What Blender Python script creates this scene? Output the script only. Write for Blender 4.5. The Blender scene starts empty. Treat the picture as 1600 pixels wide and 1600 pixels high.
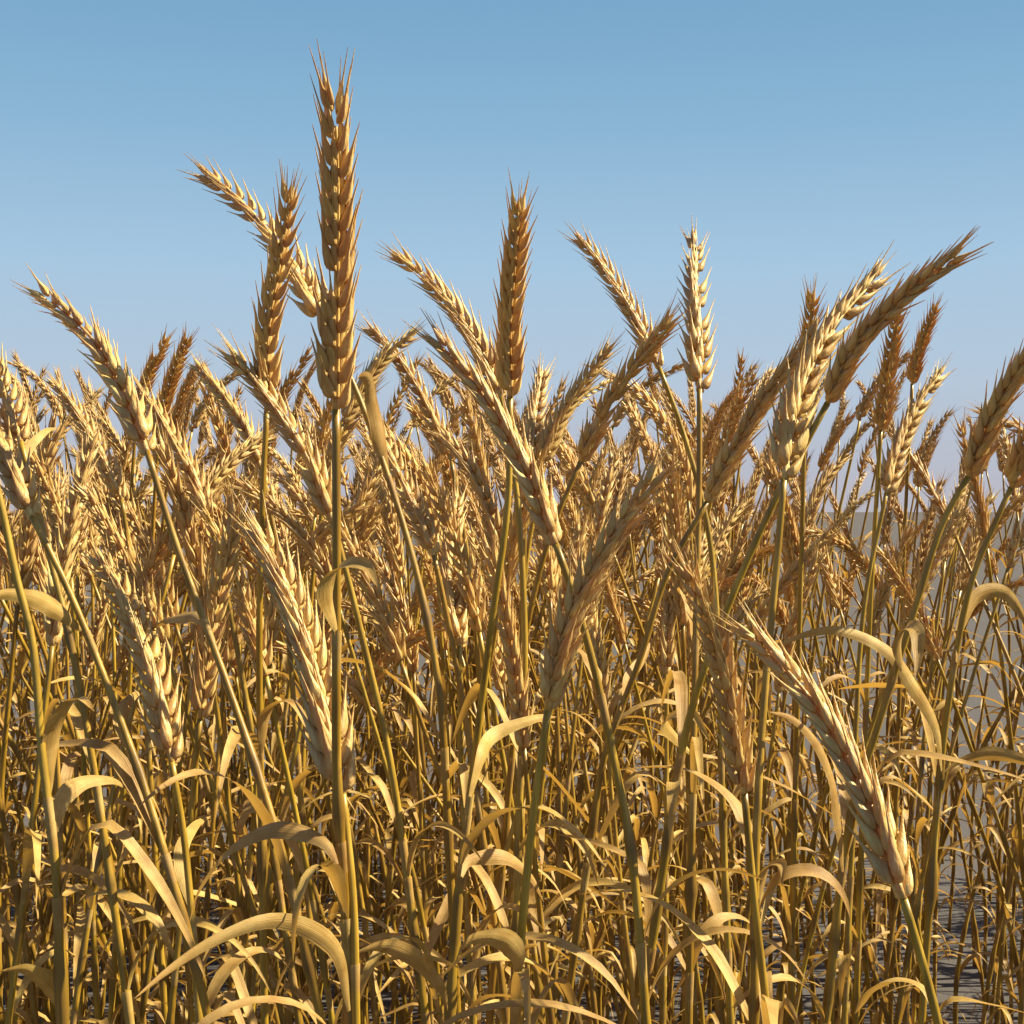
import bpy, math, random
import numpy as np
from mathutils import Matrix, Vector

# ------------------------------------------------------------------ camera, sky, sun, exposure
scene = bpy.context.scene
COL = scene.collection
CAM_H = 0.60                 # eye height above the soil (m)
FPX = 2200.0                 # focal length in pixels of the 1600 px photograph

cam_data = bpy.data.cameras.new('camera')
cam_data.sensor_width = 36.0
cam_data.lens = 36.0 * FPX / 1600.0
cam_data.clip_start = 0.02
cam_data.clip_end = 20000.0
cam = bpy.data.objects.new('camera', cam_data)
COL.objects.link(cam)
cam.location = (0, 0, CAM_H)
cam.rotation_euler = (math.radians(90), 0, 0)
scene.camera = cam

SUN_EL = math.radians(42)
SUN_AZ = math.radians(5)   # from +X (right) towards +Y (away from the viewer)
to_sun = Vector((math.cos(SUN_EL) * math.cos(SUN_AZ), math.cos(SUN_EL) * math.sin(SUN_AZ), math.sin(SUN_EL)))

world = bpy.data.worlds.new('World')
scene.world = world
world.use_nodes = True
wn, wl = world.node_tree.nodes, world.node_tree.links
wn.clear()
w_out = wn.new('ShaderNodeOutputWorld')
w_bg = wn.new('ShaderNodeBackground')
w_sky = wn.new('ShaderNodeTexSky')
w_sky.sky_type = 'NISHITA'
w_sky.sun_disc = False
w_sky.sun_elevation = SUN_EL
w_sky.sun_rotation = math.radians(90) - SUN_AZ
w_sky.altitude = 0
w_sky.air_density = 1.0
w_sky.dust_density = 1.0
w_sky.ozone_density = 2.0
w_bg.inputs['Strength'].default_value = 0.05
# the evening haze band: low sky pales to lavender at the horizon (by height above the horizon, all round)
w_tc = wn.new('ShaderNodeTexCoord')
w_sep = wn.new('ShaderNodeSeparateXYZ')
wl.new(w_tc.outputs['Generated'], w_sep.inputs[0])
w_ramp = wn.new('ShaderNodeValToRGB')
SKY_K = 1.0 / (2 ** 1.4)
sky_stops = [(0.0, (.49, .475, .53)), (.035, (.485, .515, .60)), (.09, (.465, .575, .70)), (.17, (.385, .57, .748)),
             (.26, (.262, .468, .67)), (.34, (.19, .392, .60)), (.6, (.10, .25, .48))]
els = w_ramp.color_ramp.elements
while len(els) < len(sky_stops):
    els.new(0.5)
for e_, (p_, c_) in zip(els, sky_stops):
    e_.position = p_
    e_.color = (*c_, 1)
w_mul = wn.new('ShaderNodeVectorMath')
w_mul.operation = 'SCALE'
w_mul.inputs['Scale'].default_value = SKY_K / 0.05
wl.new(w_sep.outputs['Z'], w_ramp.inputs['Fac'])
wl.new(w_ramp.outputs['Color'], w_mul.inputs[0])
w_mr = wn.new('ShaderNodeMapRange')
w_mr.inputs['From Min'].default_value = 0.34
w_mr.inputs['From Max'].default_value = 0.60
w_mr.inputs['To Min'].default_value = 1.0
w_mr.inputs['To Max'].default_value = 0.0
wl.new(w_sep.outputs['Z'], w_mr.inputs['Value'])
w_mix = wn.new('ShaderNodeMix')
w_mix.data_type = 'RGBA'
wl.new(w_mr.outputs[0], w_mix.inputs[0])
wl.new(w_sky.outputs[0], w_mix.inputs[6])
wl.new(w_mul.outputs[0], w_mix.inputs[7])
wl.new(w_mix.outputs[2], w_bg.inputs['Color'])
wl.new(w_bg.outputs[0], w_out.inputs[0])

sun_data = bpy.data.lights.new('sun', 'SUN')
sun_data.energy = 5.0
sun_data.angle = math.radians(0.5)
sun_data.color = (1.0, 0.88, 0.60)
sun = bpy.data.objects.new('sun', sun_data)
COL.objects.link(sun)
sun.rotation_euler = to_sun.to_track_quat('Z', 'Y').to_euler()
sun.location = (3, 0.5, 4)

scene.render.engine = 'CYCLES'
scene.view_settings.view_transform = 'Standard'
scene.view_settings.look = 'None'
scene.view_settings.exposure = 1.4
scene.view_settings.gamma = 1.0
scene.cycles.max_bounces = 8
scene.cycles.diffuse_bounces = 4
scene.cycles.transmission_bounces = 4

rng = random.Random(20)


# ------------------------------------------------------------------ materials
def new_mat(name):
    m = bpy.data.materials.new(name)
    m.use_nodes = True
    nt = m.node_tree
    nt.nodes.clear()
    return m, nt.nodes, nt.links


def ramp(nodes, stops):
    r = nodes.new('ShaderNodeValToRGB')
    el = r.color_ramp.elements
    el[0].position, el[0].color = stops[0][0], (*stops[0][1], 1)
    el[1].position, el[1].color = stops[-1][0], (*stops[-1][1], 1)
    for p, c in stops[1:-1]:
        e = el.new(p)
        e.color = (*c, 1)
    return r


def plant_mat(name, stops, trans_col, trans, rough, noise_scale, stretch, bump, spec=0.4, tint=0.12):
    """Dry straw: mottled base colour, thin-tissue translucency, fine bump; every object a touch different."""
    m, n, l = new_mat(name)
    out = n.new('ShaderNodeOutputMaterial')
    tc = n.new('ShaderNodeTexCoord')
    mp = n.new('ShaderNodeMapping')
    mp.inputs['Scale'].default_value = stretch
    l.new(tc.outputs['Object'], mp.inputs['Vector'])
    nz = n.new('ShaderNodeTexNoise')
    nz.inputs['Scale'].default_value = noise_scale
    nz.inputs['Detail'].default_value = 4
    l.new(mp.outputs[0], nz.inputs['Vector'])
    rp = ramp(n, stops)
    l.new(nz.outputs['Fac'], rp.inputs['Fac'])
    oi = n.new('ShaderNodeObjectInfo')
    hsv = n.new('ShaderNodeHueSaturation')
    mr = n.new('ShaderNodeMapRange')
    mr.inputs['To Min'].default_value = 1.0 - tint
    mr.inputs['To Max'].default_value = 1.0 + tint
    l.new(oi.outputs['Random'], mr.inputs['Value'])
    l.new(mr.outputs[0], hsv.inputs['Value'])
    mr2 = n.new('ShaderNodeMapRange')
    mr2.inputs['To Min'].default_value = 0.492
    mr2.inputs['To Max'].default_value = 0.508
    l.new(oi.outputs['Random'], mr2.inputs['Value'])
    l.new(mr2.outputs[0], hsv.inputs['Hue'])
    l.new(rp.outputs['Color'], hsv.inputs['Color'])
    p = n.new('ShaderNodeBsdfPrincipled')
    p.inputs['Roughness'].default_value = rough
    p.inputs['Specular IOR Level'].default_value = spec
    l.new(hsv.outputs['Color'], p.inputs['Base Color'])
    if bump:
        nb = n.new('ShaderNodeTexNoise')
        nb.inputs['Scale'].default_value = bump[0]
        nb.inputs['Detail'].default_value = 3
        l.new(mp.outputs[0], nb.inputs['Vector'])
        bp = n.new('ShaderNodeBump')
        bp.inputs['Strength'].default_value = bump[1]
        bp.inputs['Distance'].default_value = bump[2]
        l.new(nb.outputs['Fac'], bp.inputs['Height'])
        l.new(bp.outputs[0], p.inputs['Normal'])
    last = p
    if trans > 0:
        t = n.new('ShaderNodeBsdfTranslucent')
        t.inputs['Color'].default_value = (*trans_col, 1)
        mx = n.new('ShaderNodeMixShader')
        mx.inputs['Fac'].default_value = trans
        l.new(p.outputs[0], mx.inputs[1])
        l.new(t.outputs[0], mx.inputs[2])
        last = mx
    l.new(last.outputs[0], out.inputs['Surface'])
    return m


M_EAR = plant_mat('dry_ear_husk', [(0.28, (0.42, 0.24, 0.06)), (0.5, (0.57, 0.385, 0.135)), (0.72, (0.72, 0.565, 0.26))],
                  (0.76, 0.29, 0.04), 0.22, 0.42, 360, (1, 1, 0.13), (1000, 0.6, 0.0008), spec=0.45)
M_STEM = plant_mat('straw_stem', [(0.25, (0.15, 0.083, 0.006)), (0.5, (0.27, 0.158, 0.013)), (0.75, (0.42, 0.265, 0.042))],
                   (0.5, 0.3, 0.05), 0.0, 0.38, 90, (3, 3, 0.12), (500, 0.15, 0.0004), spec=0.5)
M_LEAF = plant_mat('dry_leaf', [(0.25, (0.31, 0.18, 0.045)), (0.5, (0.43, 0.278, 0.085)), (0.75, (0.56, 0.395, 0.15))],
                   (0.66, 0.36, 0.06), 0.24, 0.5, 110, (1, 1, 1), (2600, 0.30, 0.0004), spec=0.35)


def leaf_details(m):
    """Parallel veins along the blade and tips dried to brown."""
    n, l = m.node_tree.nodes, m.node_tree.links
    p = next(q for q in n if q.type == 'BSDF_PRINCIPLED')
    uv = n.new('ShaderNodeUVMap')
    uv.uv_map = 'blade'
    mp = n.new('ShaderNodeMapping')
    mp.inputs['Scale'].default_value = (34, 1.6, 1)
    l.new(uv.outputs[0], mp.inputs['Vector'])
    v = n.new('ShaderNodeTexNoise')
    v.inputs['Scale'].default_value = 1.0
    v.inputs['Detail'].default_value = 3
    l.new(mp.outputs[0], v.inputs['Vector'])
    rp = ramp(n, [(0.30, (0.66, 0.58, 0.48)), (0.55, (1.0, 1.0, 1.0)), (0.75, (1.12, 1.12, 1.1))])
    l.new(v.outputs['Fac'], rp.inputs['Fac'])
    mu = n.new('ShaderNodeMix')
    mu.data_type = 'RGBA'
    mu.blend_type = 'MULTIPLY'
    mu.inputs[0].default_value = 0.8
    src = p.inputs['Base Color'].links[0].from_socket
    l.new(src, mu.inputs[6])
    l.new(rp.outputs['Color'], mu.inputs[7])
    sp = n.new('ShaderNodeSeparateXYZ')
    l.new(uv.outputs[0], sp.inputs[0])
    mr = n.new('ShaderNodeMapRange')
    mr.inputs['From Min'].default_value = 0.72
    mr.inputs['From Max'].default_value = 1.05
    mr.inputs['To Max'].default_value = 0.7
    l.new(sp.outputs['Y'], mr.inputs['Value'])
    tip = n.new('ShaderNodeMix')
    tip.data_type = 'RGBA'
    l.new(mr.outputs[0], tip.inputs[0])
    l.new(mu.outputs[2], tip.inputs[6])
    tip.inputs[7].default_value = (0.30, 0.155, 0.04, 1)
    l.new(tip.outputs[2], p.inputs['Base Color'])
    b2 = n.new('ShaderNodeBump')
    b2.inputs['Strength'].default_value = 0.5
    b2.inputs['Distance'].default_value = 0.0005
    old = p.inputs['Normal'].links[0].from_socket
    l.new(old, b2.inputs['Normal'])
    l.new(v.outputs['Fac'], b2.inputs['Height'])
    l.new(b2.outputs[0], p.inputs['Normal'])


leaf_details(M_LEAF)


def stem_details(m):
    """Brown joints on the straw."""
    n, l = m.node_tree.nodes, m.node_tree.links
    p = next(q for q in n if q.type == 'BSDF_PRINCIPLED')
    uv = n.new('ShaderNodeUVMap')
    uv.uv_map = 'blade'
    sp = n.new('ShaderNodeSeparateXYZ')
    l.new(uv.outputs[0], sp.inputs[0])
    mul = n.new('ShaderNodeMath')
    mul.operation = 'MULTIPLY'
    mul.inputs[1].default_value = 0.75
    l.new(sp.outputs['X'], mul.inputs[0])
    mx = n.new('ShaderNodeMix')
    mx.data_type = 'RGBA'
    l.new(mul.outputs[0], mx.inputs[0])
    l.new(p.inputs['Base Color'].links[0].from_socket, mx.inputs[6])
    mx.inputs[7].default_value = (0.10, 0.05, 0.012, 1)
    l.new(mx.outputs[2], p.inputs['Base Color'])


stem_details(M_STEM)


def ground_mat():
    m, n, l = new_mat('bare_soil')
    out = n.new('ShaderNodeOutputMaterial')
    p = n.new('ShaderNodeBsdfPrincipled')
    p.inputs['Roughness'].default_value = 0.95
    p.inputs['Specular IOR Level'].default_value = 0.1
    tc = n.new('ShaderNodeTexCoord')
    a = n.new('ShaderNodeTexNoise')
    a.inputs['Scale'].default_value = 60
    a.inputs['Detail'].default_value = 8
    a.inputs['Roughness'].default_value = 0.7
    l.new(tc.outputs['Object'], a.inputs['Vector'])
    r = ramp(n, [(0.3, (0.072, 0.066, 0.069)), (0.7, (0.088, 0.081, 0.084))])
    l.new(a.outputs['Fac'], r.inputs['Fac'])
    l.new(r.outputs['Color'], p.inputs['Base Color'])
    b = n.new('ShaderNodeBump')
    b.inputs['Strength'].default_value = 0.35
    b.inputs['Distance'].default_value = 0.004
    l.new(a.outputs['Fac'], b.inputs['Height'])
    l.new(b.outputs[0], p.inputs['Normal'])
    l.new(p.outputs[0], out.inputs['Surface'])
    return m


M_SOIL = ground_mat()


# ------------------------------------------------------------------ mesh helpers
def set_uv(me, uv):
    lay = me.uv_layers.new(name='blade')
    idx = np.empty(len(me.loops), np.int32)
    me.loops.foreach_get('vertex_index', idx)
    lay.data.foreach_set('uv', uv[idx].ravel())


class MB:
    """Collects vertices and faces for ONE mesh object."""

    def __init__(self):
        self.v, self.f, self.n, self.uv = [], [], 0, []

    def add(self, verts, faces, uv=None):
        verts = np.asarray(verts, float)
        self.uv.append(np.zeros((len(verts), 2)) + 0.5 if uv is None else np.asarray(uv, float))
        self.v.append(verts)
        o = self.n
        self.f.extend([tuple(i + o for i in f) for f in faces])
        self.n += len(verts)

    def verts(self):
        return np.concatenate(self.v) if self.v else np.zeros((0, 3))

    def mesh(self, name, mat):
        me = bpy.data.meshes.new(name)
        me.from_pydata(self.verts().tolist(), [], self.f)
        me.polygons.foreach_set('use_smooth', [True] * len(me.polygons))
        me.materials.append(mat)
        if mat in (M_LEAF, M_STEM):
            set_uv(me, np.concatenate(self.uv))
        me.update()
        return me


def link(name, data, parent=None, matrix=None):
    o = bpy.data.objects.new(name, data)
    COL.objects.link(o)
    if parent is not None:
        o.parent = parent
    if matrix is not None:
        o.matrix_local = matrix
    return o


def catmull(pts, n):
    """Smooth curve through pts, n samples evenly spaced by length."""
    P = np.asarray(pts, float)
    if len(P) == 2:
        t = np.linspace(0, 1, n)[:, None]
        return P[0] * (1 - t) + P[1] * t
    P = np.vstack([2 * P[0] - P[1], P, 2 * P[-1] - P[-2]])
    out = []
    for i in range(1, len(P) - 2):
        p0, p1, p2, p3 = P[i - 1], P[i], P[i + 1], P[i + 2]
        t0 = 0.0
        t1 = t0 + max(np.linalg.norm(p1 - p0), 1e-6) ** 0.5
        t2 = t1 + max(np.linalg.norm(p2 - p1), 1e-6) ** 0.5
        t3 = t2 + max(np.linalg.norm(p3 - p2), 1e-6) ** 0.5
        for t in np.linspace(t1, t2, 16, endpoint=False):
            a1 = (t1 - t) / (t1 - t0) * p0 + (t - t0) / (t1 - t0) * p1
            a2 = (t2 - t) / (t2 - t1) * p1 + (t - t1) / (t2 - t1) * p2
            a3 = (t3 - t) / (t3 - t2) * p2 + (t - t2) / (t3 - t2) * p3
            b1 = (t2 - t) / (t2 - t0) * a1 + (t - t0) / (t2 - t0) * a2
            b2 = (t3 - t) / (t3 - t1) * a2 + (t - t1) / (t3 - t1) * a3
            out.append((t2 - t) / (t2 - t1) * b1 + (t - t1) / (t2 - t1) * b2)
    out.append(P[-2])
    out = np.array(out)
    s = np.concatenate([[0], np.cumsum(np.linalg.norm(np.diff(out, axis=0), axis=1))])
    q = np.linspace(0, s[-1], n)
    return np.stack([np.interp(q, s, out[:, k]) for k in range(3)], 1)


def unit(v):
    v = np.asarray(v, float)
    return v / (np.linalg.norm(v) + 1e-12)


def frames(path, ref):
    """Tangent and two transported normals along a path."""
    T = np.gradient(path, axis=0)
    T /= np.linalg.norm(T, axis=1)[:, None] + 1e-12
    u = unit(ref - T[0] * np.dot(ref, T[0]))
    U = []
    for t in T:
        u = unit(u - t * np.dot(u, t))
        U.append(u)
    U = np.array(U)
    return T, U, np.cross(T, U)


def tube(mb, path, radii, seg=8, cap=True):
    T, U, V = frames(path, np.array([1.0, 0.03, 0.02]))
    a = np.arange(seg) * 2 * math.pi / seg
    ring = np.cos(a)[None, :, None] * U[:, None] + np.sin(a)[None, :, None] * V[:, None]
    vs = (path[:, None] + ring * np.asarray(radii)[:, None, None]).reshape(-1, 3)
    n = len(path)
    fs = [(i * seg + j, i * seg + (j + 1) % seg, (i + 1) * seg + (j + 1) % seg, (i + 1) * seg + j)
          for i in range(n - 1) for j in range(seg)]
    if cap:
        fs.append(tuple(range((n - 1) * seg, n * seg)))
        fs.append(tuple(range(seg - 1, -1, -1)))
    mb.add(vs, fs)


# ------------------------------------------------------------------ spikelets of an ear
BODY_T = [0.0, 0.08, 0.20, 0.33, 0.48, 0.63, 0.77, 0.89, 1.0]
BODY_R = [0.28, 0.70, 0.98, 1.00, 0.86, 0.62, 0.41, 0.28, 0.20]


def floret(mb, L, awn, rx, ry, tilt, yaw, base, lo=False, r=rng):
    """One plump pointed husk with its bristle. x outward, z along the ear."""
    if lo:
        ts, rs, seg = [0.0, 0.2, 0.45, 0.75, 1.0], [0.32, 0.98, 0.90, 0.42, 0.20], 5
    else:
        ts, rs, seg = BODY_T, BODY_R, 8
    pts, rad = [], []
    pos = np.zeros(3)
    prev = 0.0
    at = list(ts) + ([1.0 + awn / L] if lo else [1.0 + awn / L * 0.5, 1.0 + awn / L])
    ar = list(rs) + ([0.06] if lo else [0.14, 0.05])
    for t, q in zip(at, ar):
        mid = (t + prev) / 2
        ang = tilt * (1.38 - 0.80 * min(mid, 1.0)) if mid < 1 else tilt * 0.72
        pos = pos + np.array([math.sin(ang), 0, math.cos(ang)]) * (t - prev) * L
        prev = t
        pts.append(pos.copy())
        rad.append(q)
    pts = np.array(pts)
    T = np.gradient(pts, axis=0)
    T /= np.linalg.norm(T, axis=1)[:, None]
    Y = np.array([0, 1.0, 0])
    X = np.cross(Y, T)
    vs = []
    for i in range(len(pts)):
        for j in range(seg):
            a = 2 * math.pi * j / seg
            c, s = math.cos(a), math.sin(a)
            k = 1.50 if j == 0 else (0.70 if c < -0.3 else (0.90 if c > 0.3 else 1.0))      # keel outside, flatter inside
            vs.append(pts[i] + X[i] * c * rx * rad[i] * k + Y * s * ry * rad[i])
    vs = np.array(vs)
    # fan the floret sideways about the x axis
    cy, sy = math.cos(yaw), math.sin(yaw)
    R = np.array([[1, 0, 0], [0, cy, sy], [0, -sy, cy]])
    vs = vs @ R.T + np.asarray(base)
    n = len(pts)
    fs = [(i * seg + j, i * seg + (j + 1) % seg, (i + 1) * seg + (j + 1) % seg, (i + 1) * seg + j)
          for i in range(n - 1) for j in range(seg)]
    fs.append(tuple(range(seg - 1, -1, -1)))
    mb.add(vs, fs)


def spikelet_mb(kind, r, lo=False):
    mb = MB()
    L, awn, w = {'base': (0.0152, 0.0066, 1.06), 'mid': (0.0146, 0.0085, 0.95), 'top': (0.0136, 0.0118, 0.82)}[kind]
    j = lambda a: 1 + r.uniform(-a, a)
    tl = math.radians({'base': 25, 'mid': 22, 'top': 19}[kind])
    floret(mb, L * j(.06), awn * j(.2), 0.0024 * w, 0.0028 * w, tl * j(.15), math.radians(18) * j(.3), (0.0008, 0.0016, 0.0), lo, r)
    floret(mb, L * j(.06), awn * j(.2), 0.0024 * w, 0.0028 * w, tl * j(.15), -math.radians(18) * j(.3), (0.0008, -0.0016, 0.0006), lo, r)
    floret(mb, L * 0.86 * j(.06), awn * 0.9 * j(.25), 0.0019 * w, 0.0021 * w, tl * 0.5 * j(.2), math.radians(12) * j(.3), (0.0006, 0.0021, 0.0026), lo, r)
    return mb


SPK = {k: [spikelet_mb(k, random.Random(7 + i * 13 + len(k))) for i in range(3)] for k in ('base', 'mid', 'top')}
SPK_LO = {k: [spikelet_mb(k, random.Random(5 + i * 11 + len(k)), True) for i in range(2)] for k in ('base', 'mid', 'top')}
SPK_MESH = {k: [b.mesh('spikelet', M_EAR) for b in v] for k, v in SPK.items()}


def ear_slots(path, twist, r, size=1.0, n=24):
    """Rachis path -> list of (kind, variant seed, 4x4 matrix) for its spikelets."""
    T, U, V = frames(path, np.array([1.0, 0.0, 0.0]))
    m = len(path)
    slots = []
    for i in range(n):
        t = (i + 0.15) / n * 0.92
        f = t * (m - 1)
        k = min(int(f), m - 2)
        q = f - k
        pos = path[k] * (1 - q) + path[k + 1] * q
        tz = unit(T[k] * (1 - q) + T[k + 1] * q)
        ang = twist + (math.pi if i % 2 else 0) + r.uniform(-0.22, 0.22)
        ux = U[k] * math.cos(ang) + V[k] * math.sin(ang)
        ux = unit(ux - tz * np.dot(ux, tz))
        uy = np.cross(tz, ux)
        sc = size * (1.03 - 0.24 * t) * r.uniform(0.94, 1.06)
        if i == 0:
            sc *= 0.85
        elif i > 4 and r.random() < 0.03:                      # a spikelet shed here and there
            continue
        kind = 'base' if t < 0.22 else ('mid' if t < 0.72 else 'top')
        slots.append((kind, r.randrange(6), pos, ux, uy, tz, sc))
    # the closing spikelet at the very tip
    tz = T[int(0.9 * (m - 1))]
    ux = unit(U[-1] * math.cos(twist + 1.5) + V[-1] * math.sin(twist + 1.5))
    ux = unit(ux - tz * np.dot(ux, tz))
    slots.append(('top', r.randrange(6), path[int(0.88 * (m - 1))], ux, np.cross(tz, ux), tz, 0.72 * size))
    return slots


def slot_matrix(s):
    kind, var, p, ux, uy, uz, sc = s
    a, b = sc * 0.79, sc * 0.75
    return Matrix(((ux[0] * a, uy[0] * b, uz[0] * sc, p[0]), (ux[1] * a, uy[1] * b, uz[1] * sc, p[1]),
                   (ux[2] * a, uy[2] * b, uz[2] * sc, p[2]), (0, 0, 0, 1)))


def slot_verts(verts, s):
    kind, var, p, ux, uy, uz, sc = s
    return verts @ (np.stack([ux * 0.79, uy * 0.75, uz]) * sc) + p


def rachis_mb(path):
    mb = MB()
    path = path[:int(len(path) * 0.88)]
    tube(mb, path, np.linspace(0.0013, 0.0006, len(path)), 6)
    return mb


# ------------------------------------------------------------------ stems and leaves
def stem_mb(path, r0, r1, nodes, seg=8):
    n = len(path)
    s = np.linspace(0, 1, n)
    rad = r0 + (r1 - r0) * s ** 1.2
    mask = np.zeros(n)
    for q in nodes:                                  # swollen, darker joints
        g = np.exp(-((s - q) / (0.75 / n)) ** 2)
        rad = rad * (1 + 0.42 * g)
        mask = np.maximum(mask, g)
    mb = MB()
    tube(mb, path, rad, seg)
    mb.uv[-1] = np.stack([np.repeat(mask, seg), np.repeat(s, seg)], 1)
    return mb


def leaf_mb(path, width, wdir, fold=0.35, twist=0.0, seed=0, hi=True, blunt=0.35):
    """A strap blade along path. wdir: direction of the blade's width at its foot."""
    r = random.Random(seed)
    n = len(path)
    T, U, V = frames(path, wdir)
    t = np.linspace(0, 1, n)
    w = np.minimum(1, blunt + (1 - blunt) * np.clip(t / 0.28, 0, 1) ** 0.85) * np.clip((1 - t) / 0.62, 0, 1) ** 0.75
    w = w * width * 0.5
    ph = r.uniform(0, 6)
    cols = [-1, -0.5, 0, 0.5, 1] if hi else [-1, 0, 1]
    vs = []
    for i in range(n):
        a = twist * t[i] ** 1.3
        W = U[i] * math.cos(a) + V[i] * math.sin(a)
        N = np.cross(T[i], W)
        for c in cols:
            rip = 0.10 * math.sin(9 * t[i] + ph + c * 1.7) + 0.06 * math.sin(23 * t[i] + ph * 2 + c * 4)
            vs.append(path[i] + W * c * w[i] * (1 + 0.4 * rip) + N * w[i] * (abs(c) * fold + rip * abs(c)))
    m = len(cols)
    fs = [(i * m + j, i * m + j + 1, (i + 1) * m + j + 1, (i + 1) * m + j) for i in range(n - 1) for j in range(m - 1)]
    mb = MB()
    off = r.uniform(0, 50)
    mb.add(vs, fs, [(off + c * width * 60, t[i]) for i in range(n) for c in cols])
    return mb


def sheath(mb, stem_path, i0, i1, rad):
    seg = stem_path[i0:i1 + 1]
    if len(seg) >= 2:
        tube(mb, seg, np.linspace(rad * 1.02, rad * 1.30, len(seg)), 7, cap=False)


def arching_path(p0, stem_dir, az, L, a0, a1, kink, n):
    """Blade that leaves the stem at a0 from its direction, bends over to a1; kink = sharp break position or None."""
    out = np.array([math.cos(az), math.sin(az), 0.0])
    up = np.array([stem_dir[0] * 0.6, stem_dir[1] * 0.6, 1.0])
    up = unit(up)
    pts = [np.asarray(p0, float)]
    for i in range(1, n):
        t = (i - 0.5) / (n - 1)
        if kink is None:
            s = t * t * (3 - 2 * t) * 0.6 + t * 0.4
        else:
            s = 0.25 * t + 0.75 / (1 + math.exp(-(t - kink) * 38))
        a = a0 + (a1 - a0) * s
        pts.append(pts[-1] + (up * math.cos(a) + out * math.sin(a)) * L / (n - 1))
    return np.array(pts)


def random_leaves(path, r0, r1, r, count, zlo, zhi, hi=True, top_len=1.0, wide=1.0):
    """count leaf meshes from joints between fractions zlo..zhi of a stem path."""
    n = len(path)
    T = np.gradient(path, axis=0)
    out, nodes = [], []
    az = r.uniform(0, 6.28)
    for k in range(count):
        q = zlo + (zhi - zlo) * (k + r.uniform(0.15, 0.85)) / count
        i = min(n - 2, max(1, int(q * (n - 1))))
        nodes.append(max(0.0, q - 0.07))
        az += math.pi + r.uniform(-0.9, 0.9)
        d = unit(T[i])
        rad = r0 + (r1 - r0) * q
        L = r.uniform(0.05, 0.115) * top_len * (0.72 + 0.55 * q)
        kink = r.uniform(0.25, 0.55) if r.random() < 0.42 else None
        a0 = math.radians(r.uniform(8, 32))
        a1 = math.radians(r.uniform(95, 178))
        outv = np.array([math.cos(az), math.sin(az), 0])
        p0 = path[i] + outv * rad * 0.9
        bl = arching_path(p0, d, az, L, a0, a1, kink, 16 if hi else 9)
        wd = np.array([-math.sin(az), math.cos(az), 0.0])
        mb = leaf_mb(bl, r.uniform(0.0046, 0.0082) * wide, wd, r.uniform(0.15, 0.5), r.uniform(-1.5, 1.5), r.random() * 1000, hi)
        if hi:
            i0 = max(0, i - 2)
            sheath(mb, path, i0, i, rad)
        out.append(mb)
    return out, nodes


# ------------------------------------------------------------------ labels
def tag(o, label, cat, group=None, kind=None):
    o['label'] = label
    o['category'] = cat
    if group:
        o['group'] = group
    if kind:
        o['kind'] = kind


G_FRONT = 'wheat stalks standing in front'
G_BACK = 'wheat stalks crowded behind the front ones'


def px(x, y, d):
    """A point at distance d seen at pixel (x, y) of the photograph."""
    return np.array([(x - 800) / FPX * d, d, CAM_H + (800 - y) / FPX * d])


# ------------------------------------------------------------------ the ground
def build_ground():
    mb = MB()
    S = 6000.0
    xs = [-S, -60, -3, 3, 60, S]
    ys = [-60, -3, 4, 60, 600, S]
    vs = [(x, y, 0) for y in ys for x in xs]
    m = len(xs)
    mb.add(vs, [(j * m + i, j * m + i + 1, (j + 1) * m + i + 1, (j + 1) * m + i) for j in range(len(ys) - 1) for i in range(m - 1)])
    o = link('ground', mb.mesh('ground', M_SOIL))
    o['kind'] = 'structure'
    o['label'] = 'bare grey soil under the wheat reaching to the horizon'


build_ground()

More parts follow.
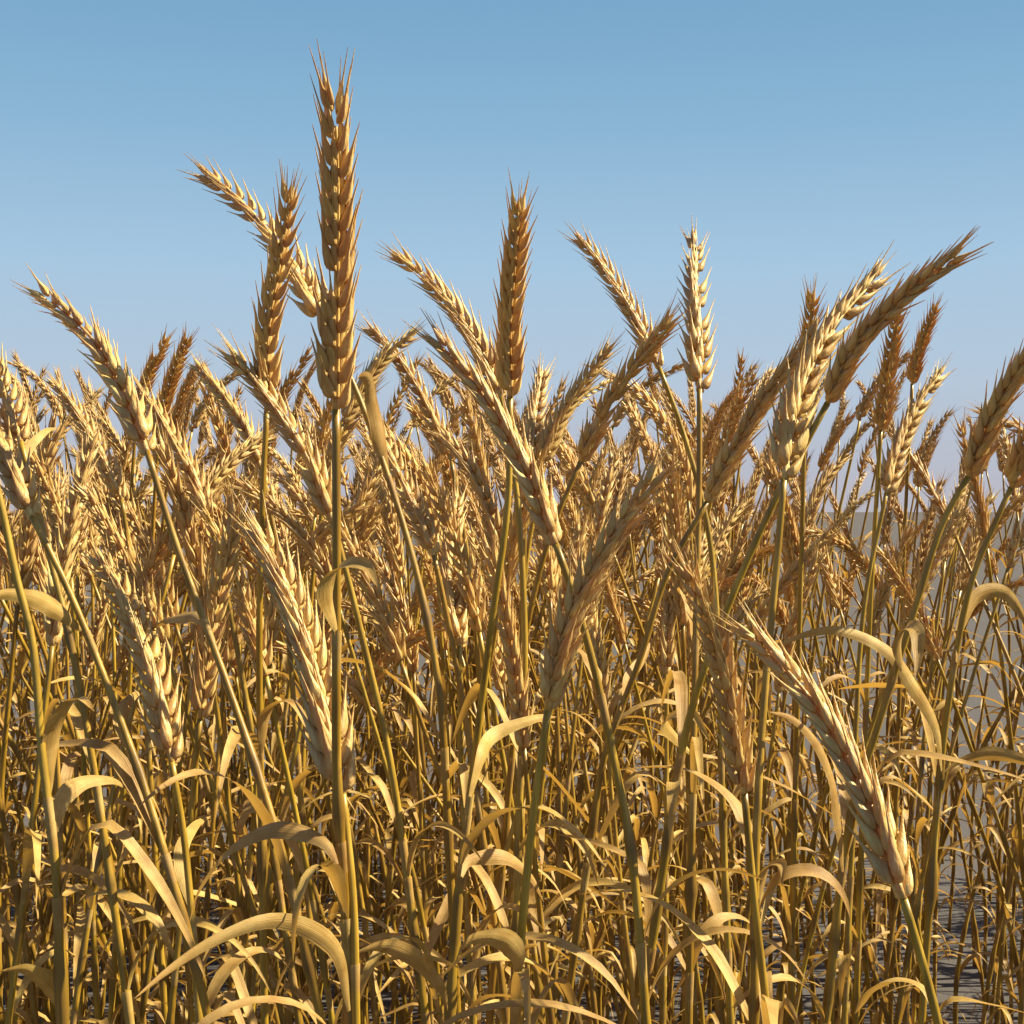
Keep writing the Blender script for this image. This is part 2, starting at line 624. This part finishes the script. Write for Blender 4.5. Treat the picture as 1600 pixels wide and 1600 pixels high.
# ------------------------------------------------------------------ the stalks in front, one by one
# stem: seen points from low to the ear's foot; ear: from foot to tip; d: distance; tilt: -1 the ear leans to the viewer, +1 away
FRONT = [
    dict(label='tallest wheat stalk, its large upright brown ear rising far above all others', dep=.062,
         d=.470, stem=[(547, 1597), (540, 1430), (527, 1230), (526, 900), (525, 640)], ear=[(525, 640), (526, 470), (527, 300), (521, 105)], tilt=-1, twist=0.15,
         leaves=[([(546, 1580), (527, 1490), (480, 1450), (420, 1440), (340, 1468), (262, 1518), (208, 1562)], .0062, .9, -.06),
                 ([(526, 1350), (505, 1315), (430, 1293), (360, 1325), (310, 1390), (295, 1445)], .0075, .9, .05),
                 ([(526, 985), (514, 940), (520, 900), (548, 882), (575, 888), (590, 917)], .0095, .6, -.03)]),
    dict(label='brown upright wheat ear standing just left of the tallest ear', dep=.062,
         d=.675, stem=[(412, 1500), (408, 1250), (405, 1000), (411, 760), (417, 640)], ear=[(417, 640), (418, 520), (438, 400), (457, 272)], tilt=-1, twist=0.5,
         leaves=[([(408, 1180), (420, 1110), (455, 1098), (480, 1140), (476, 1165)], .0075, .8, -.04)]),
    dict(label='wheat ear leaning far left behind the tallest ear, folded leaf on its stalk',
         d=.690, stem=[(715, 1600), (700, 1300), (687, 1087), (655, 912), (607, 747), (552, 600), (505, 505)],
         ear=[(505, 505), (455, 410), (395, 335), (305, 258)], tilt=1, twist=0.3,
         leaves=[([(607, 747), (597, 700), (583, 630), (576, 592), (563, 588), (556, 600)], .009, .9, -.05)]),
    dict(label='bright wheat ear leaning left against the sky, outermost at the left side',
         d=.600, stem=[(503, 1600), (480, 1500), (440, 1330), (390, 1170), (330, 1000), (275, 850), (230, 705)],
         ear=[(230, 705), (195, 615), (140, 525), (50, 447)], tilt=1, twist=1.2,
         leaves=[([(318, 975), (300, 962), (262, 968), (230, 985)], .007, .7, .05)]),
    dict(label='low bright wheat ear leaning left at lower right, nearest the bottom edge', plump=1.06,
         d=.455, stem=[(1466, 1600), (1440, 1500), (1412, 1405)], ear=[(1412, 1405), (1365, 1270), (1280, 1110), (1142, 952)], tilt=1, twist=0.95,
         leaves=[([(1466, 1590), (1450, 1545), (1405, 1527), (1360, 1545), (1335, 1585)], .0085, .8, .04)]),
    dict(label='large low wheat ear leaning left in front of the tallest stalk', plump=1.14,
         d=.490, stem=[(556, 1600), (551, 1400), (535, 1240)], ear=[(535, 1240), (507, 1100), (462, 950), (390, 805)], tilt=.6, twist=0.5,
         leaves=[([(552, 1490), (600, 1480), (650, 1500), (690, 1545), (700, 1580)], .007, .8, .06)]),
    dict(label='low half shaded wheat ear leaning left, at the lower left',
         d=.600, stem=[(312, 1600), (297, 1400), (285, 1290), (268, 1190)], ear=[(268, 1190), (245, 1070), (205, 960), (145, 855)], tilt=1, twist=0.8,
         leaves=[([(297, 1420), (285, 1330), (305, 1290), (330, 1275)], .007, .8, .05)]),
    dict(label='bright wheat ear with plump husks leaning right, in front of shaded leaning ears',
         d=.590, stem=[(1178, 1600), (1182, 1300), (1195, 1080), (1212, 900), (1225, 748)], ear=[(1225, 748), (1246, 632), (1298, 518), (1390, 412)], tilt=1, twist=0.4,
         leaves=[([(1182, 1430), (1178, 1320), (1150, 1250), (1100, 1210), (1040, 1196), (965, 1203)], .0095, .8, .05),
                 ([(1183, 1440), (1190, 1385), (1205, 1352), (1224, 1352), (1222, 1385)], .0085, .9, -.04)]),
    dict(label='shaded wheat ear leaning far right to the highest tip at the right side',
         d=.600, stem=[(1030, 1400), (1075, 1130), (1132, 962), (1207, 790), (1262, 687), (1293, 630)],
         ear=[(1293, 630), (1335, 545), (1410, 465), (1520, 382)], tilt=-.6, twist=1.0, leaves=[]),
    dict(label='shaded wheat ear leaning right behind the bright plump leaning ear',
         d=.690, stem=[(925, 1300), (945, 1180), (1000, 1030), (1045, 890), (1105, 785)], ear=[(1105, 785), (1155, 690), (1215, 595), (1292, 500)], tilt=-.4, twist=1.1,
         leaves=[([(970, 1110), (985, 1060), (1005, 1030), (1030, 985)], .007, .7, .04)]),
    dict(label='bright upright wheat ear alone against the sky right of the middle',
         d=.720, stem=[(1076, 1600), (1082, 1250), (1088, 950), (1092, 780), (1093, 608)], ear=[(1093, 608), (1090, 520), (1086, 440), (1085, 362)], tilt=1, twist=0.7,
         leaves=[([(1085, 1010), (1080, 960), (1066, 925), (1058, 922)], .0105, .3, .03),
                 ([(1082, 1180), (1040, 1130), (1080, 1115), (1110, 1160)], .008, .8, -.05)]),
    dict(label='brown upright wheat ear in the middle against the sky', dep=.062,
         d=.620, stem=[(702, 1600), (716, 1400), (740, 1197), (770, 960), (793, 790), (797, 620)], ear=[(797, 620), (796, 510), (805, 400), (814, 298)], tilt=-1, twist=0.3,
         leaves=[([(722, 1350), (738, 1312), (790, 1270), (850, 1266), (915, 1315), (962, 1385)], .0085, .8, -.05),
                 ([(722, 1370), (735, 1345), (790, 1340), (830, 1370), (850, 1410)], .007, .8, .05),
                 ([(735, 1245), (755, 1180), (770, 1150), (840, 1122), (870, 1120)], .0075, .7, .06)]),
    dict(label='wheat ear leaning left with dark husks, foot against the brown upright middle ear',
         d=.720, stem=[(812, 1250), (820, 1000), (806, 760), (783, 620)], ear=[(783, 620), (745, 535), (690, 460), (608, 386)], tilt=.4, twist=0.2, leaves=[]),
    dict(label='long wheat ear leaning left, crossing just below the brown upright middle ear',
         d=.545, stem=[(1010, 1600), (985, 1320), (960, 1190), (930, 1050), (895, 925), (868, 850)], ear=[(868, 850), (830, 750), (770, 640), (668, 510)], tilt=.4, twist=1.2,
         leaves=[([(937, 1075), (930, 1040), (905, 1012), (890, 1010)], .008, .6, .03)]),
    dict(label='wheat ear leaning left, crossing the tallest stalk just below its ear',
         d=.650, stem=[(640, 1400), (607, 1175), (570, 1012), (547, 917), (520, 815)], ear=[(520, 815), (485, 725), (430, 635), (350, 538)], tilt=.2, twist=1.0, leaves=[]),
    dict(label='shaded wheat ear leaning right, its tip touching the ear with the bent dark stalk',
         d=.760, stem=[(790, 1300), (820, 1000), (862, 830), (907, 722)], ear=[(907, 722), (945, 640), (1000, 560), (1060, 488)], tilt=-.5, twist=0.9, leaves=[]),
    dict(label='wheat ear leaning left on a thin dark stalk, left of the bright upright ear',
         d=.800, stem=[(1130, 1300), (1110, 850), (1066, 672), (1030, 575)], ear=[(1030, 575), (1000, 510), (955, 435), (898, 362)], tilt=.4, twist=0.5, leaves=[]),
    dict(label='bright wheat ear cut by the left edge, lower of the pair there',
         d=.600, stem=[(325, 1590), (262, 1350), (215, 1200), (140, 1000), (100, 907), (50, 807)], ear=[(50, 807), (15, 720), (-40, 640), (-110, 570)], tilt=.8, twist=1.0,
         leaves=[([(215, 1200), (190, 1120), (205, 1090), (228, 1075)], .007, .7, .05), ([(128, 985), (90, 955), (50, 935), (0, 930), (-40, 950)], .008, .8, -.05)]),
    dict(label='bright wheat ear cut by the left edge, upper of the pair there',
         d=.650, stem=[(190, 1500), (120, 1050), (60, 800), (32, 690)], ear=[(32, 690), (10, 620), (-30, 540), (-80, 470)], tilt=.8, twist=.6,
         leaves=[([(60, 790), (35, 720), (70, 675), (90, 668)], .006, .7, .05)]),
    dict(label='green gold wheat stalk at the far left, its ear beyond the edge',
         d=.540, stem=[(98, 1600), (86, 1350), (66, 1180), (50, 1000), (25, 900), (2, 790), (-25, 690)], ear=[(-25, 690), (-60, 590), (-120, 500), (-200, 420)], tilt=.5, twist=.6,
         leaves=[([(88, 1300), (100, 1245), (130, 1222), (175, 1218), (205, 1235)], .0075, .8, .05), ([(78, 1240), (82, 1160), (100, 1110), (125, 1092), (148, 1112)], .0095, .5, -.03),
                 ([(97, 1580), (80, 1540), (40, 1515), (0, 1518)], .0075, .8, -.04)]),
    dict(label='shaded wheat ear leaning right into the right edge',
         d=.600, stem=[(1290, 1600), (1330, 1275), (1375, 1125), (1430, 950), (1475, 812), (1513, 745)], ear=[(1513, 745), (1545, 665), (1600, 570), (1670, 490)], tilt=-.5, twist=.9,
         leaves=[([(1318, 1362), (1313, 1290), (1300, 1212), (1275, 1160), (1237, 1122), (1200, 1112)], .008, .6, -.03),
                 ([(1410, 1048), (1405, 1008), (1416, 983), (1432, 984), (1435, 1022), (1430, 1064)], .0085, .9, -.04)]),
    dict(label='shaded wheat ear half hidden at the right edge, lower of the pair there',
         d=.650, stem=[(1440, 1600), (1462, 1290), (1480, 1112), (1517, 912), (1557, 812), (1580, 762)], ear=[(1580, 762), (1610, 690), (1650, 600), (1720, 520)], tilt=-.5, twist=.3,
         leaves=[([(1472, 1205), (1465, 1140), (1430, 1075), (1390, 1020), (1310, 985), (1240, 998), (1200, 1022)], .0075, .8, -.04),
                 ([(1472, 1210), (1500, 1192), (1545, 1180), (1610, 1192), (1660, 1220)], .0085, .7, .03),
                 ([(1495, 1035), (1505, 975), (1530, 932), (1570, 925), (1600, 965), (1612, 1010)], .0085, .8, .04)]),
    dict(label='brown shaded wheat ear standing low between two green stalks right of the middle',
         d=.550, stem=[(1200, 1600), (1180, 1420), (1163, 1240)], ear=[(1163, 1240), (1145, 1120), (1115, 990), (1062, 862)], tilt=-.4, twist=.9, leaves=[]),
    dict(label='grey shaded wheat ear leaning right, low in the middle',
         d=.520, stem=[(803, 1600), (825, 1350), (840, 1220), (856, 1110)], ear=[(856, 1110), (885, 985), (945, 860), (1045, 715)], tilt=-.3, twist=1.0,
         leaves=[([(808, 1520), (812, 1500), (795, 1475), (760, 1465), (728, 1475), (710, 1510)], .0085, .9, -.03)]),
    dict(label='small bright upright wheat ear low in the middle, beside the rising green stalk',
         d=.760, stem=[(735, 1500), (722, 1250), (718, 1010)], ear=[(718, 1010), (705, 920), (708, 840), (716, 765)], tilt=1, twist=.4, leaves=[]),
    dict(label='bright wheat ear leaning left right of the hanging folded leaf',
         d=.760, stem=[(760, 1350), (720, 1080), (700, 970), (678, 868)], ear=[(678, 868), (650, 795), (615, 720), (575, 640)], tilt=.6, twist=.6, leaves=[]),
    dict(label='bright wheat ear leaning left just right of the outermost left ear',
         d=.780, stem=[(430, 1350), (397, 1162), (370, 1012), (350, 907), (325, 802)], ear=[(325, 802), (300, 740), (262, 672), (208, 592)], tilt=.6, twist=.8, leaves=[]),
    dict(label='pale wheat ear leaning left, tucked behind the brown upright ear on the left',
         d=.860, stem=[(470, 1250), (440, 900), (408, 730)], ear=[(408, 730), (385, 672), (350, 620), (300, 563)], tilt=.7, twist=.9, leaves=[]),
    dict(label='dark brown wheat ear against the left sky, left one of a close pair',
         d=1.15, stem=[(190, 1250), (200, 850), (212, 668)], ear=[(212, 668), (222, 620), (240, 570), (266, 522)], tilt=-.8, twist=.4, leaves=[]),
    dict(label='dark brown wheat ear against the left sky, right one of a close pair',
         d=1.05, stem=[(228, 1250), (238, 850), (247, 690)], ear=[(247, 690), (258, 630), (275, 575), (298, 520)], tilt=-.8, twist=.4, leaves=[]),
    dict(label='bright upright wheat ear below the left edge pair of ears',
         d=.850, stem=[(100, 1450), (88, 1150), (82, 955)], ear=[(82, 955), (78, 890), (85, 815), (95, 735)], tilt=.9, twist=.4, leaves=[]),
    dict(label='wheat ear drooping left with its tip above the left edge pair',
         d=.90, stem=[(240, 1300), (215, 950), (190, 780)], ear=[(190, 780), (165, 720), (128, 655), (72, 580)], tilt=.3, twist=.9, leaves=[]),
    dict(label='dark upright wheat ear just right of the far right leaning ear',
         d=.90, stem=[(1345, 1350), (1360, 950), (1376, 672)], ear=[(1376, 672), (1385, 610), (1393, 550), (1405, 478)], tilt=-.7, twist=.6, leaves=[]),
    dict(label='dark brown wheat ear topmost of the small ears at the right side',
         d=1.20, stem=[(1400, 1250), (1415, 800), (1425, 600)], ear=[(1425, 600), (1433, 560), (1446, 520), (1466, 472)], tilt=-.7, twist=.4, leaves=[]),
    dict(label='bright small wheat ear leaning right, below the dark topmost small ear',
         d=.90, stem=[(1330, 1350), (1350, 950), (1385, 770)], ear=[(1385, 770), (1402, 710), (1432, 640), (1478, 572)], tilt=.7, twist=.5, leaves=[]),
    dict(label='brown wheat ear whose bristles peek over the shaded leaning ears on the right',
         d=.90, stem=[(1240, 1350), (1250, 950), (1258, 640)], ear=[(1258, 640), (1260, 580), (1265, 520), (1272, 450)], tilt=-.6, twist=.4, leaves=[]),
    dict(label='wheat ear leaning right, emerging behind the foot of the tallest ear',
         d=.95, stem=[(470, 1250), (495, 850), (535, 660)], ear=[(535, 660), (565, 610), (600, 560), (655, 515)], tilt=.2, twist=.9, leaves=[]),
    dict(label='bright wheat ear with plump husks low in the middle, right of the brown upright ear',
         d=.85, stem=[(815, 1350), (818, 950), (820, 790)], ear=[(820, 790), (828, 720), (838, 640), (850, 560)], tilt=.9, twist=.5, leaves=[]),
    dict(label='small wheat ear leaning right, between the brown middle ear and the thin dark stalk',
         d=.88, stem=[(800, 1350), (820, 900), (850, 720)], ear=[(850, 720), (872, 660), (910, 600), (960, 535)], tilt=.1, twist=.9, leaves=[]),
    dict(label='wheat ear leaning left between the tallest ear and the middle upright ear',
         d=.98, stem=[(760, 1250), (735, 900), (705, 720)], ear=[(705, 720), (675, 650), (630, 570), (565, 500)], tilt=.3, twist=.9, leaves=[]),
]


def build_front(spec, idx):
    r = random.Random(1000 + idx)
    d = spec['d']
    stem_px, ear_px = spec['stem'], spec['ear']
    # ear in space: what is foreshortened in the picture leans towards or away from the viewer
    flat = sum(math.dist(a, b) for a, b in zip(ear_px, ear_px[1:])) * d / FPX
    want = 0.118
    dep = math.sqrt(max(want ** 2 - flat ** 2, 0.0)) if flat < want else 0.0
    dep = spec.get('dep', min(dep, 0.075) + 0.018)
    tl = spec['tilt']
    ear_d = lambda t: d + tl * dep * (t * 0.7 + 0.3 * t * t)
    ear = np.array([px(x, y, ear_d(i / (len(ear_px) - 1))) for i, (x, y) in enumerate(ear_px)])
    # stem points: lean in depth grows upwards to meet the ear smoothly
    slope = tl * dep * 0.7 / want
    top_z = ear[0][2]
    pts = []
    for (x, y) in stem_px:
        p = px(x, y, d)
        f = max(0.0, 1 - (top_z - p[2]) / 0.16)
        dd = d - slope * 0.05 * (1 - f) ** 2 * 1.0
        pts.append(px(x, y, dd))
    pts[-1] = ear[0]
    a, b = np.array(pts[0]), np.array(pts[1])
    sl = (a[:2] - b[:2]) / max(b[2] - a[2], 1e-4)
    sl = np.clip(sl, -0.35, 0.35)
    z0 = a[2]
    low = []
    for f in (1.0, 0.5):
        h = z0 * f
        low.append(np.array([a[0] + sl[0] * h * (1 - 0.45 * f), a[1] + sl[1] * h * (1 - .45 * f), z0 - h - (0.004 if f == 1.0 else 0)]))
    full = low + [np.array(p) for p in pts]
    base = np.array([full[0][0], full[0][1], 0.0])
    stem = catmull(full, 70) - base
    earp = catmull([2 * ear[0] - ear[0] - (ear[0] - full[-2]) * 0.0] + list(ear[1:]), 26) - base
    root = bpy.data.objects.new('wheat_stalk', None)
    root.empty_display_size = 0.05
    COL.objects.link(root)
    root.location = base
    tag(root, spec['label'], 'wheat stalk', G_FRONT)
    r0, r1 = 0.00240, 0.00140
    leaves = []
    n_rand = 2 if spec['leaves'] else 4
    zt = stem[-1][2]
    zlo = max(0.06, (CAM_H - 800 / FPX * d) / zt - 0.06)
    zhi = min(0.80, max(zlo + 0.15, (CAM_H - 260 / FPX * d) / zt))
    rl, nodes = random_leaves(stem, r0, r1, r, n_rand, zlo, zhi, True)
    leaves += rl
    for k, (lp, width, roll, ddep) in enumerate(spec['leaves']):
        m = len(lp)
        L3 = [px(x, y, d + ddep * (i / (m - 1)) ** 1.2 + 0.0006) - base for i, (x, y) in enumerate(lp)]
        path = catmull(L3, 26)
        t0 = unit(path[3] - path[0])
        inplane = unit(np.cross(np.array([0, 1.0, 0]), t0))
        wd = np.array([0, 1.0, 0]) * math.cos(roll) + inplane * math.sin(roll)
        mb = leaf_mb(path, width, wd, 0.30, r.uniform(-0.35, 0.35), k + idx * 17, True, 0.20)
        j = int(np.argmin(np.linalg.norm(stem - path[0], axis=1)))
        sheath(mb, stem, max(0, j - 2), j, r0 * 0.95 + (r1 - r0) * j / 70)
        nodes.append(max(0, (j - 6)) / 70)
        leaves.append(mb)
    link('stem', stem_mb(stem, r0, r1, nodes).mesh('stem', M_STEM), root)
    eo = link('ear', rachis_mb(earp).mesh('ear', M_EAR), root)
    size = np.linalg.norm(np.diff(earp, axis=0), axis=1).sum() / 0.118
    size = min(max(size, 0.95), 1.15) * spec.get('plump', 1.0)
    for s in ear_slots(earp, spec['twist'], r, size):
        link('spikelet', SPK_MESH[s[0]][s[1] % 3], eo, slot_matrix(s))
    for mb in leaves:
        link('leaf', mb.mesh('leaf', M_LEAF), root)
    return root


for i, spec in enumerate(FRONT):
    build_front(spec, i)


# ------------------------------------------------------------------ the crowd behind: a few kinds of stalk, copied
def make_proto(k):
    r = random.Random(300 + k)
    H = r.uniform(0.50, 0.72)
    lean = r.uniform(0.02, 0.18)
    bow = r.uniform(-0.02, 0.03)
    wob = r.uniform(-0.012, 0.012)
    pts = []
    for q in (0, .25, .5, .75, 1):
        pts.append((lean * q ** 1.8 + bow * math.sin(q * math.pi), wob * math.sin(q * 5), H * q - (0.004 if q == 0 else 0)))
    stem = catmull(pts, 44)
    # the ear carries on, bending over
    a = math.atan2(stem[-1][0] - stem[-4][0], stem[-1][2] - stem[-4][2])
    bend = math.radians(r.uniform(4, 58))
    L = r.uniform(0.104, 0.124)
    pos, ear = stem[-1].copy(), [stem[-1].copy()]
    for i in range(20):
        a += bend / 20
        pos = pos + np.array([math.sin(a), r.uniform(-.05, .05), math.cos(a)]) * L / 20
        ear.append(pos.copy())
    ear = np.array(ear)
    tw = r.uniform(0, math.pi)
    hi_leaf, nodes = random_leaves(stem, 0.0021, 0.0013, r, 7 + k % 3, 0.05, 0.82, True, 1.0)
    slots = ear_slots(ear, tw, r, L / 0.118, 22)
    ear_b = rachis_mb(ear)
    for s in slots:
        src = SPK_LO[s[0]][s[1] % 2]
        ear_b.add(slot_verts(src.verts(), s), src.f)
    return dict(stem=stem_mb(stem, 0.0024, 0.0014, nodes, 7), ear=ear_b, leaves=hi_leaf, tip=ear[-1], foot=ear[0], lean=lean, slots=slots, m_rachis=rachis_mb(ear).mesh('ear', M_EAR))


NPROTO = 22
PROTO = [make_proto(k) for k in range(NPROTO)]
for p in PROTO:
    p['m_stem'] = p['stem'].mesh('stem', M_STEM)
    p['m_ear'] = p['ear'].mesh('ear', M_EAR)
    p['m_leaves'] = [b.mesh('leaf', M_LEAF) for b in p['leaves']]

spots, tries = [], 0
TARGET_N, XH, Y0, Y1 = 730, 0.86, 0.62, 2.45


def settle(x, y):
    """Kind, turn and size of the stalk at this spot, so that the crowd keeps an even top."""
    if y < 1.0:
        py = rng.uniform(640, 860)
    elif y < 1.5:
        py = 565 + 330 * rng.random()
    else:
        py = 545 + 235 * rng.random()
    if y > 1.0:                                      # dips in the top of the crowd
        X = 800 + FPX * x / y
        py += 135 * max(math.exp(-((X - c) / w) ** 2) for c, w in ((335, 45), (640, 40), (940, 60), (1335, 45), (1530, 60), (20, 50)))
    if x / y > 0.30:
        py = max(py, 640)
    zt = CAM_H + (800 - py) / FPX * y
    k = rng.randrange(NPROTO)
    for _ in range(30):
        if (y > 1.0 or PROTO[k]['lean'] < 0.11) and 0.86 < zt / PROTO[k]['tip'][2] < 1.12:
            break
        k = rng.randrange(NPROTO)
    sc = min(max(zt / PROTO[k]['tip'][2], 0.80), 1.16)
    rz = rng.uniform(-1.05, 1.05) + (math.pi if rng.random() < 0.5 else 0) if rng.random() < 0.75 else rng.uniform(0, 6.283)
    return (x, y, rz, sc, k)


while len(spots) < TARGET_N and tries < 60000:
    tries += 1
    x, y = rng.uniform(-XH, XH), Y0 + (Y1 - Y0) * rng.random() ** 1.12
    if rng.random() < max(0, (abs(x) - 0.62) / 0.34):          # the patch thins out to both sides
        continue
    if x / y > 0.17 and rng.random() < (0.36 if y < 1.5 else 0.52):                    # and is looser on the right
        continue
    if y < 0.95 and (rng.random() < 0.45 or x / y > 0.14 or y < 0.70):
        continue
    if all((x - s[0]) ** 2 + (y - s[1]) ** 2 > 0.029 ** 2 for s in spots):
        spots.append(settle(x, y))


def seen(s):
    return abs(s[0]) < 0.3636 * s[1] + 0.06


in_view = sorted([s for s in spots if seen(s)], key=lambda s: s[1])
singles = in_view[:300 - len(FRONT)]
rest = in_view[300 - len(FRONT):] + [s for s in spots if not seen(s)]
# some more of the field just outside the frame on the sunny side, to shade the front stalks
rs = random.Random(5)
for _ in range(22):
    y = rs.uniform(0.42, 0.86)
    rest.append((rs.uniform(0.3636 * y + 0.10, 0.80), y, rs.uniform(0, 6.28), rs.uniform(.9, 1.05), rs.choice([k for k in range(NPROTO) if PROTO[k]['lean'] < 0.12])))


# unseen stalks added beyond the frame on the sunny side, to shade the lower stems
for _ in range(150):
    y = rs.uniform(0.5, 2.3)
    rest.append((rs.uniform(max(0.84, 0.3636 * y + 0.12), 1.30), y, rs.uniform(0, 6.28), rs.uniform(.88, 1.02), rs.randrange(NPROTO)))


def crowd_label(s):
    x, y, rz, sc, k = s
    p = PROTO[k]
    c, sn = math.cos(rz), math.sin(rz)
    dx = (p['tip'][0] - p['foot'][0]) * c - (p['tip'][1] - p['foot'][1]) * sn
    dy = (p['tip'][0] - p['foot'][0]) * sn + (p['tip'][1] - p['foot'][1]) * c
    if abs(dx) > 0.035:
        lean = 'leaning left' if dx < 0 else 'leaning right'
    else:
        lean = 'tipped forwards' if dy < -0.02 else ('tipped backwards' if dy > 0.02 else 'held upright')
    X = 800 + FPX * x / y
    zone = ('at the left edge' if X < 140 else 'behind the outermost left ear' if X < 360 else 'behind the tallest ear' if X < 640
            else 'behind the middle upright ear' if X < 930 else 'behind the bright upright ear' if X < 1160
            else 'behind the shaded right ears' if X < 1450 else 'at the right edge')
    tip_y = 800 - FPX * (p['tip'][2] * sc - CAM_H) / y
    row = 'tip against the sky' if tip_y < 610 else 'tip in the crowd top' if tip_y < 690 else 'sunk in the crowd'
    size = 'large' if y < 1.0 else 'small' if y < 1.6 else 'tiny'
    return '%s wheat ear %s, %s, %s' % (size, lean, row, zone)


for s in singles:
    x, y, rz, sc, k = s
    p = PROTO[k]
    root = bpy.data.objects.new('wheat_stalk', None)
    root.empty_display_size = 0.05
    COL.objects.link(root)
    root.location = (x, y, 0)
    root.rotation_euler = (0, 0, rz)
    root.scale = (sc, sc, sc)
    tag(root, crowd_label(s), 'wheat stalk', G_BACK)
    link('stem', p['m_stem'], root)
    if y < 1.3:                                      # near enough to tell the spikelets apart
        eo = link('ear', p['m_rachis'], root)
        for q in p['slots']:
            link('spikelet', SPK_MESH[q[0]][q[1] % 3], eo, slot_matrix(q))
    else:
        link('ear', p['m_ear'], root)
    for me in p['m_leaves']:
        link('leaf', me, root)

# the farthest stalks and the unseen shading ones, joined as one mass
V, F, MI, UV, off = [], [], [], [], 0
for x, y, rz, sc, k in rest:
    p = PROTO[k]
    R = np.array([[math.cos(rz), -math.sin(rz), 0], [math.sin(rz), math.cos(rz), 0], [0, 0, 1]]) * sc
    for mi, b in [(0, p['stem']), (1, p['ear'])] + [(2, q) for q in p['leaves']]:
        v = b.verts() @ R.T + np.array([x, y, 0])
        V.append(v)
        UV.append(np.concatenate(b.uv))
        F.extend([tuple(i + off for i in f) for f in b.f])
        MI.extend([mi] * len(b.f))
        off += len(v)
me = bpy.data.meshes.new('distant_and_shading_wheat')
me.from_pydata(np.concatenate(V).tolist(), [], F)
for m in (M_STEM, M_EAR, M_LEAF):
    me.materials.append(m)
me.polygons.foreach_set('material_index', MI)
set_uv(me, np.concatenate(UV))
me.polygons.foreach_set('use_smooth', [True] * len(me.polygons))
me.update()
o = link('distant_and_shading_wheat', me)
tag(o, 'mass of small golden wheat stalks at the back, with added unseen shading stalks at right', 'wheat', None, 'stuff')
print('front', len(FRONT), 'singles', len(singles), 'stuff', len(rest))
